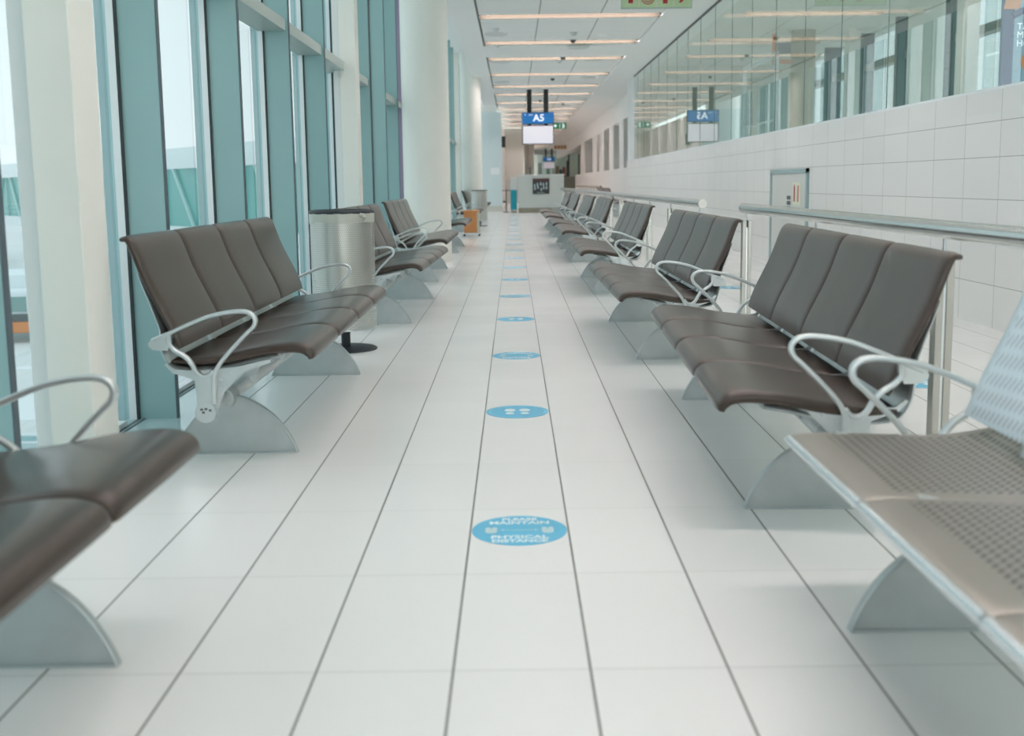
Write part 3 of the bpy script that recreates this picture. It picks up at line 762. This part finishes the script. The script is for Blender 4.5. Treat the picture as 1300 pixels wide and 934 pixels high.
# shop front at the far end
MB().box(.0,9.2,100,100.3,0,1.62).build('wall_end', mat('end wall beige', (.62,.60,.53), .6), kind='structure')
MB().box(.0,9.2,100,100.3,3.6,CZ).build('trim_11', WHITE, kind='structure')
for i, (a, b_) in enumerate(((2.2,3.4),(3.4,5.0),(5.0,5.9))):
    o = MB().add([(a,100.1,1.62),(b_,100.1,1.62),(b_,100.1,3.6),(a,100.1,3.6)], [(0,1,2,3)]).build('window_%d' % (90+i), GLASSP, kind='structure')
    MB().box(b_-.06,b_+.06,100.02,100.2,1.62,3.6).build('frame', DARKG if i else WHITE, o)
MB().box(.0,9.2,103.7,104,0,CZ).build('wall_shop', BEIGE, kind='structure')
cols = [('dark figure shaped display stand in the far shop', DARKG, 2.3,2.65,2.9),('green shop display behind the far glass', mat('g1',(.05,.25,.14),.5), 3.05,3.3,2.5),
        ('brown shop display behind the far glass', mat('g2',(.30,.14,.07),.5), 3.9,4.2,2.6),('red shop display behind the far glass', mat('g3',(.50,.06,.04),.5), 4.55,4.8,2.5),
        ('dark teal shop display behind the far glass', mat('g4',(.04,.16,.17),.5), 4.25,4.5,2.3),('black shop shelf behind the far glass', BLACKM, 4.9,5.05,3.1)]
for lab, mt, a, b_, h in cols:
    o = MB().box(a,b_,102.2,102.7,0,h).box(a-.05,b_+.05,102.1,102.8,h*.62,h*.64).build('shop_display', mt, bevel=.02); tag(o, lab, 'shop display', 'shop displays at the far end')

# ------------------------------------------------------------------ room behind the glass partition
BY = (9.5, 14.0, 18.5, 23.0, 27.5)
cb = MB(); q0 = -4
for y in BY:
    cb.box(3.75, 8.7, q0, y-.09, 4.40, 4.6).box(3.75, 4.24, y-.09, y+.09, 4.40, 4.6).box(7.56, 8.7, y-.09, y+.09, 4.40, 4.6); q0 = y+.09
cb.box(3.75, 8.7, q0, 33, 4.40, 4.6).build('ceiling_back', mat('back ceiling', (.72,.75,.68), .8), kind='structure')
MB().box(3.70,8.7,32.9,33,0,4.40).build('wall_partition', mat('back wall', (.62,.65,.58), .7), kind='structure')
bi = 60+10
for k in range(-3, 9):
    y = 10.4 + 2.65*k
    o = MB().add([(8.40,y,0),(8.40,y+2.65,0),(8.40,y+2.65,4.40),(8.40,y,4.40)], [(0,1,2,3)]).build('window_%d' % (100+k+3), GLASSW, kind='structure')
    MB().box(8.02,8.42,y-.05,y+.05,0,4.40).build('mullion', mat_bm if k > -3 else (mat_bm := mat('back mullion', (.07,.095,.09), .5)), o)
    MB().box(8.2,8.42,y+.05,y+2.6,3.55,3.70).build('transom', mat_bt if k > -3 else (mat_bt := mat('back transom', (.30,.28,.22), .5)), o)
for i, y in enumerate((12.6, 18.9, 25.3)):
    o = MB().box(7.55,7.8,y,y+.35,0,4.40).build('steel_column', COLM); tag(o, 'white square column behind the glass partition, %s from the right' % ['first','second','third'][i], 'column', 'columns behind the glass')
o = MB().lathe([(.27,0),(.27,4.40)], 32).build('round_column', mat('olive column', (.36,.34,.24), .6), smooth=True, loc=(6.6, 25.6, 0)); tag(o, 'olive round column seen through the glass partition', 'column')
o = MB().lathe([(.25,0),(.25,4.40)], 32).build('round_column', mat('pale green column', (.72,.75,.68), .6), smooth=True, loc=(6.0, 16.4, 0)); tag(o, 'pale green round column rising behind the glass partition near the top edge', 'column')
for i, y in enumerate(BY):  # light strips added to brighten the back room
    o = dup(proto); o.location = (5.9, y, 4.40); o['label'] = 'warm ceiling light strip added to brighten the room behind the glass partition, %s from the right' % ordn[i]; o['group'] = 'added light strips behind the glass'
# banner with lettering
r = thing('advertising_banner', 'navy and pale blue banner with white capitals behind the glass at the right edge', 'banner', (4.42, 10.2, 0))
MB().box(0,.10,0,.05,0,3.6).build('navy_strip', NAVY, r)
p = MB().box(.10,1.3,.0,.05,0,3.2).build('panel', SKYB, r)
for t, z in (('TAKE',2.405),('ME',2.332),('HOME',2.258)): text_mesh('lettering', t, .082, SIGNW, p, (.125,-.003,z), (PI/2,0,0), align='LEFT', ext=.001)
m = MB(); m.tube([(.08,-.01,2.50),(.16,-.01,2.54),(.30,-.01,2.58),(.5,-.01,2.60),(.8,-.01,2.60)], .03, 8); m.build('navy_arc', NAVY, p)
MB().prism_y([(.27+.10*math.cos(2*PI*k/24), 2.10+.10*math.sin(2*PI*k/24)) for k in range(24)], -.004, 0).build('orange_dot', ORANGE, p)
MB().prism_y([(0,2.56),(.14,2.56),(.16,2.66),(.16,2.69),(.02,2.68)], -.006, 0).build('orange_corner', ORANGE, r)
# glazed booth frame and orange portal
r = thing('glazed_booth', 'pale framed glazed booth behind the glass partition', 'booth', (4.15, 17.7, 0))
MB().box(-.03,.03,-.03,.03,0,3.05).box(-.03,.03,2.37,2.43,0,3.05).box(-.03,.03,-.03,2.43,3.0,3.06).box(-.03,.03,-.03,2.43,2.0,2.02).build('frame', BEAD, r, bevel=.004)
MB().add([(0,0,0),(0,2.4,0),(0,2.4,3.0),(0,0,3.0)],[(0,1,2,3)]).build('glass_panel', glass_mat('booth glass',(.95,.98,.97),.03), r)
r = thing('orange_portal', 'orange suspended frame in the room behind the glass partition', 'sign frame', (6.0, 26, 0))
MB().box(0,.09,0,.1,3.7,4.40).box(0,.6,0,.1,3.72,3.82).build('frame', ORANGE, r); MB().box(.12,.5,.02,.08,3.95,4.2).build('panel', mat('portal panel',(.12,.18,.22),.5), r)

# ------------------------------------------------------------------ outside
MB().box(-260,-1.96,-60,300,-4.3,-4.0).build('ground', APRON, kind='structure')
for i,(a,b_,c0,c1) in enumerate(((-60,-8,24.0,27.5),(-60,-8,31.0,31.6))):
    MB().box(a,b_,c0,c1,-3.999,-3.99).build('trim_%d' % (20+i), PALEW, kind='structure')
# jet bridge
A = Vector((-44,86.5,0)); B = Vector((-4.2,33.5,0)); dv = (B-A); Lb = dv.length; ang = math.atan2(dv.y, dv.x)
r = thing('jet_bridge', 'teal glazed passenger boarding bridge with white roof outside the windows', 'boarding bridge', A, ang)
MB().box(0,Lb,-1.3,1.3,-.40,1.80).build('glazed_side', mat('bridge teal', (.10,.40,.37), .25), r)
MB().box(0,Lb,-1.45,1.45,1.80,2.25).box(0,Lb,-1.2,1.2,2.25,2.6).build('roof', PALEW, r)
MB().box(0,Lb,-1.45,1.45,-.95,-.40).build('floor_beam', PALEW, r)
q = 0
while q < Lb-3:
    for s in (-1.36, 1.36):
        m = MB(); m.tube([(q,s,-.4),(q+1.9,s,1.8)], .09, 6) if int(q/3.8) % 2 == 0 else m.tube([(q,s,1.8),(q+1.9,s,-.4)], .09, 6)
        m.build('brace', mat_br if q > 0 or s > 0 else (mat_br := mat('bridge brace', (.45,.66,.64), .4)), r)
        MB().box(q+2.8,q+2.86,s-.04,s+.04,-.4,1.8).build('upright', mat_br, r)
    q += 3.8
for x in (12, 34, 55): MB().box(x-.3,x+.3,-.8,.8,-4,-.95).build('support_leg', ALU, r)
# service truck
r = thing('service_truck', 'white and orange airport service vehicle on the apron outside', 'truck', (-17.1, 36.5, -4.0), .15)
MB().box(-1.1,1.1,0,1.2,.5,1.75).build('cab', PALEW, r, bevel=.08)
MB().box(-.8,.8,-.02,.02,1.05,1.55).build('windscreen', mat('windscreen', (.25,.38,.36), .15), r)
MB().box(-1.15,1.15,-.15,.0,.35,.72).build('bumper', ORANGE, r, bevel=.03)
MB().box(-1.0,1.0,-.12,-.02,.75,.98).build('grille', DARKG, r)
MB().box(-1.1,1.1,1.2,4.2,.6,2.2).build('load_box', PALEW, r, bevel=.03)
for x in (-.95,.95):
    for y in (.6,3.4): MB().tube([(x-.12,y,.38),(x+.12,y,.38)], .38, 18).build('wheel', BLACKM, r, smooth=True)
# low glazed canopy just below the windows
r = thing('glazed_canopy', 'low teal glazed roof with white edge below the nearest window', 'canopy', (-8.0, 2.0, -4.0))
MB().box(0,5.4,0,9.6,0,2.3).build('glazed_wall', mat('canopy teal', (.10,.27,.29), .2), r)
MB().box(-.1,5.5,-.1,9.9,2.3,2.42).build('roof_edge', PALEW, r)
m = MB()
for k in range(9): m.box(.1,5.3,.3+1.15*k,.36+1.15*k,2.42,2.47)
m.build('roof_bars', mat_frame, r)
MB().box(0,5.3,.1,9.3,2.42,2.44).build('roof_glass', mat('canopy roof teal', (.12,.32,.33), .12), r)

# ------------------------------------------------------------------ world, camera
W = bpy.data.worlds.new('World'); S.world = W; W.use_nodes = True
nt = W.node_tree; bg = nt.nodes['Background']
tc = nt.nodes.new('ShaderNodeTexCoord'); sp = nt.nodes.new('ShaderNodeSeparateXYZ'); nt.links.new(tc.outputs['Generated'], sp.inputs[0])
rp = nt.nodes.new('ShaderNodeValToRGB'); nt.links.new(sp.outputs[2], rp.inputs[0])
rp.color_ramp.elements[0].position = 0; rp.color_ramp.elements[0].color = (.96,.99,1,1)
rp.color_ramp.elements[1].position = .55; rp.color_ramp.elements[1].color = (.88,.98,1.02,1)
nt.links.new(rp.outputs[0], bg.inputs[0]); bg.inputs[1].default_value = 3.1

yaw, pitch, roll, F, H = -2.9927539e-03, 1.34155748e-01, -1.35147008e-02, 1400.7033, 1.0696
cy, sn = math.cos(yaw), math.sin(yaw)
rv = Vector((cy,-sn,0)); fv = Vector((sn,cy,0)); uv = Vector((0,0,1))
f2 = fv*math.cos(pitch) - uv*math.sin(pitch); u2 = uv*math.cos(pitch) + fv*math.sin(pitch)
r3 = rv*math.cos(roll) + u2*math.sin(roll); u3 = -rv*math.sin(roll) + u2*math.cos(roll)
cam = bpy.data.cameras.new('camera'); co = bpy.data.objects.new('camera', cam); C.objects.link(co)
co.matrix_world = Matrix(((r3.x,u3.x,-f2.x,0),(r3.y,u3.y,-f2.y,0),(r3.z,u3.z,-f2.z,H),(0,0,0,1)))
cam.sensor_fit = 'HORIZONTAL'; cam.sensor_width = 36; cam.lens = F/1300*36; cam.shift_y = -45/1300
cam.clip_start = .05; cam.clip_end = 600
cam.dof.use_dof = True; cam.dof.focus_distance = 6.8; cam.dof.aperture_fstop = 2.8
S.camera = co
S.view_settings.view_transform = 'Standard'; S.view_settings.look = 'None'; S.view_settings.gamma = 1
S.view_settings.use_curve_mapping = False; S.view_settings.exposure = 0.17
S.cycles.max_bounces = 10; S.cycles.transparent_max_bounces = 24; S.cycles.diffuse_bounces = 6
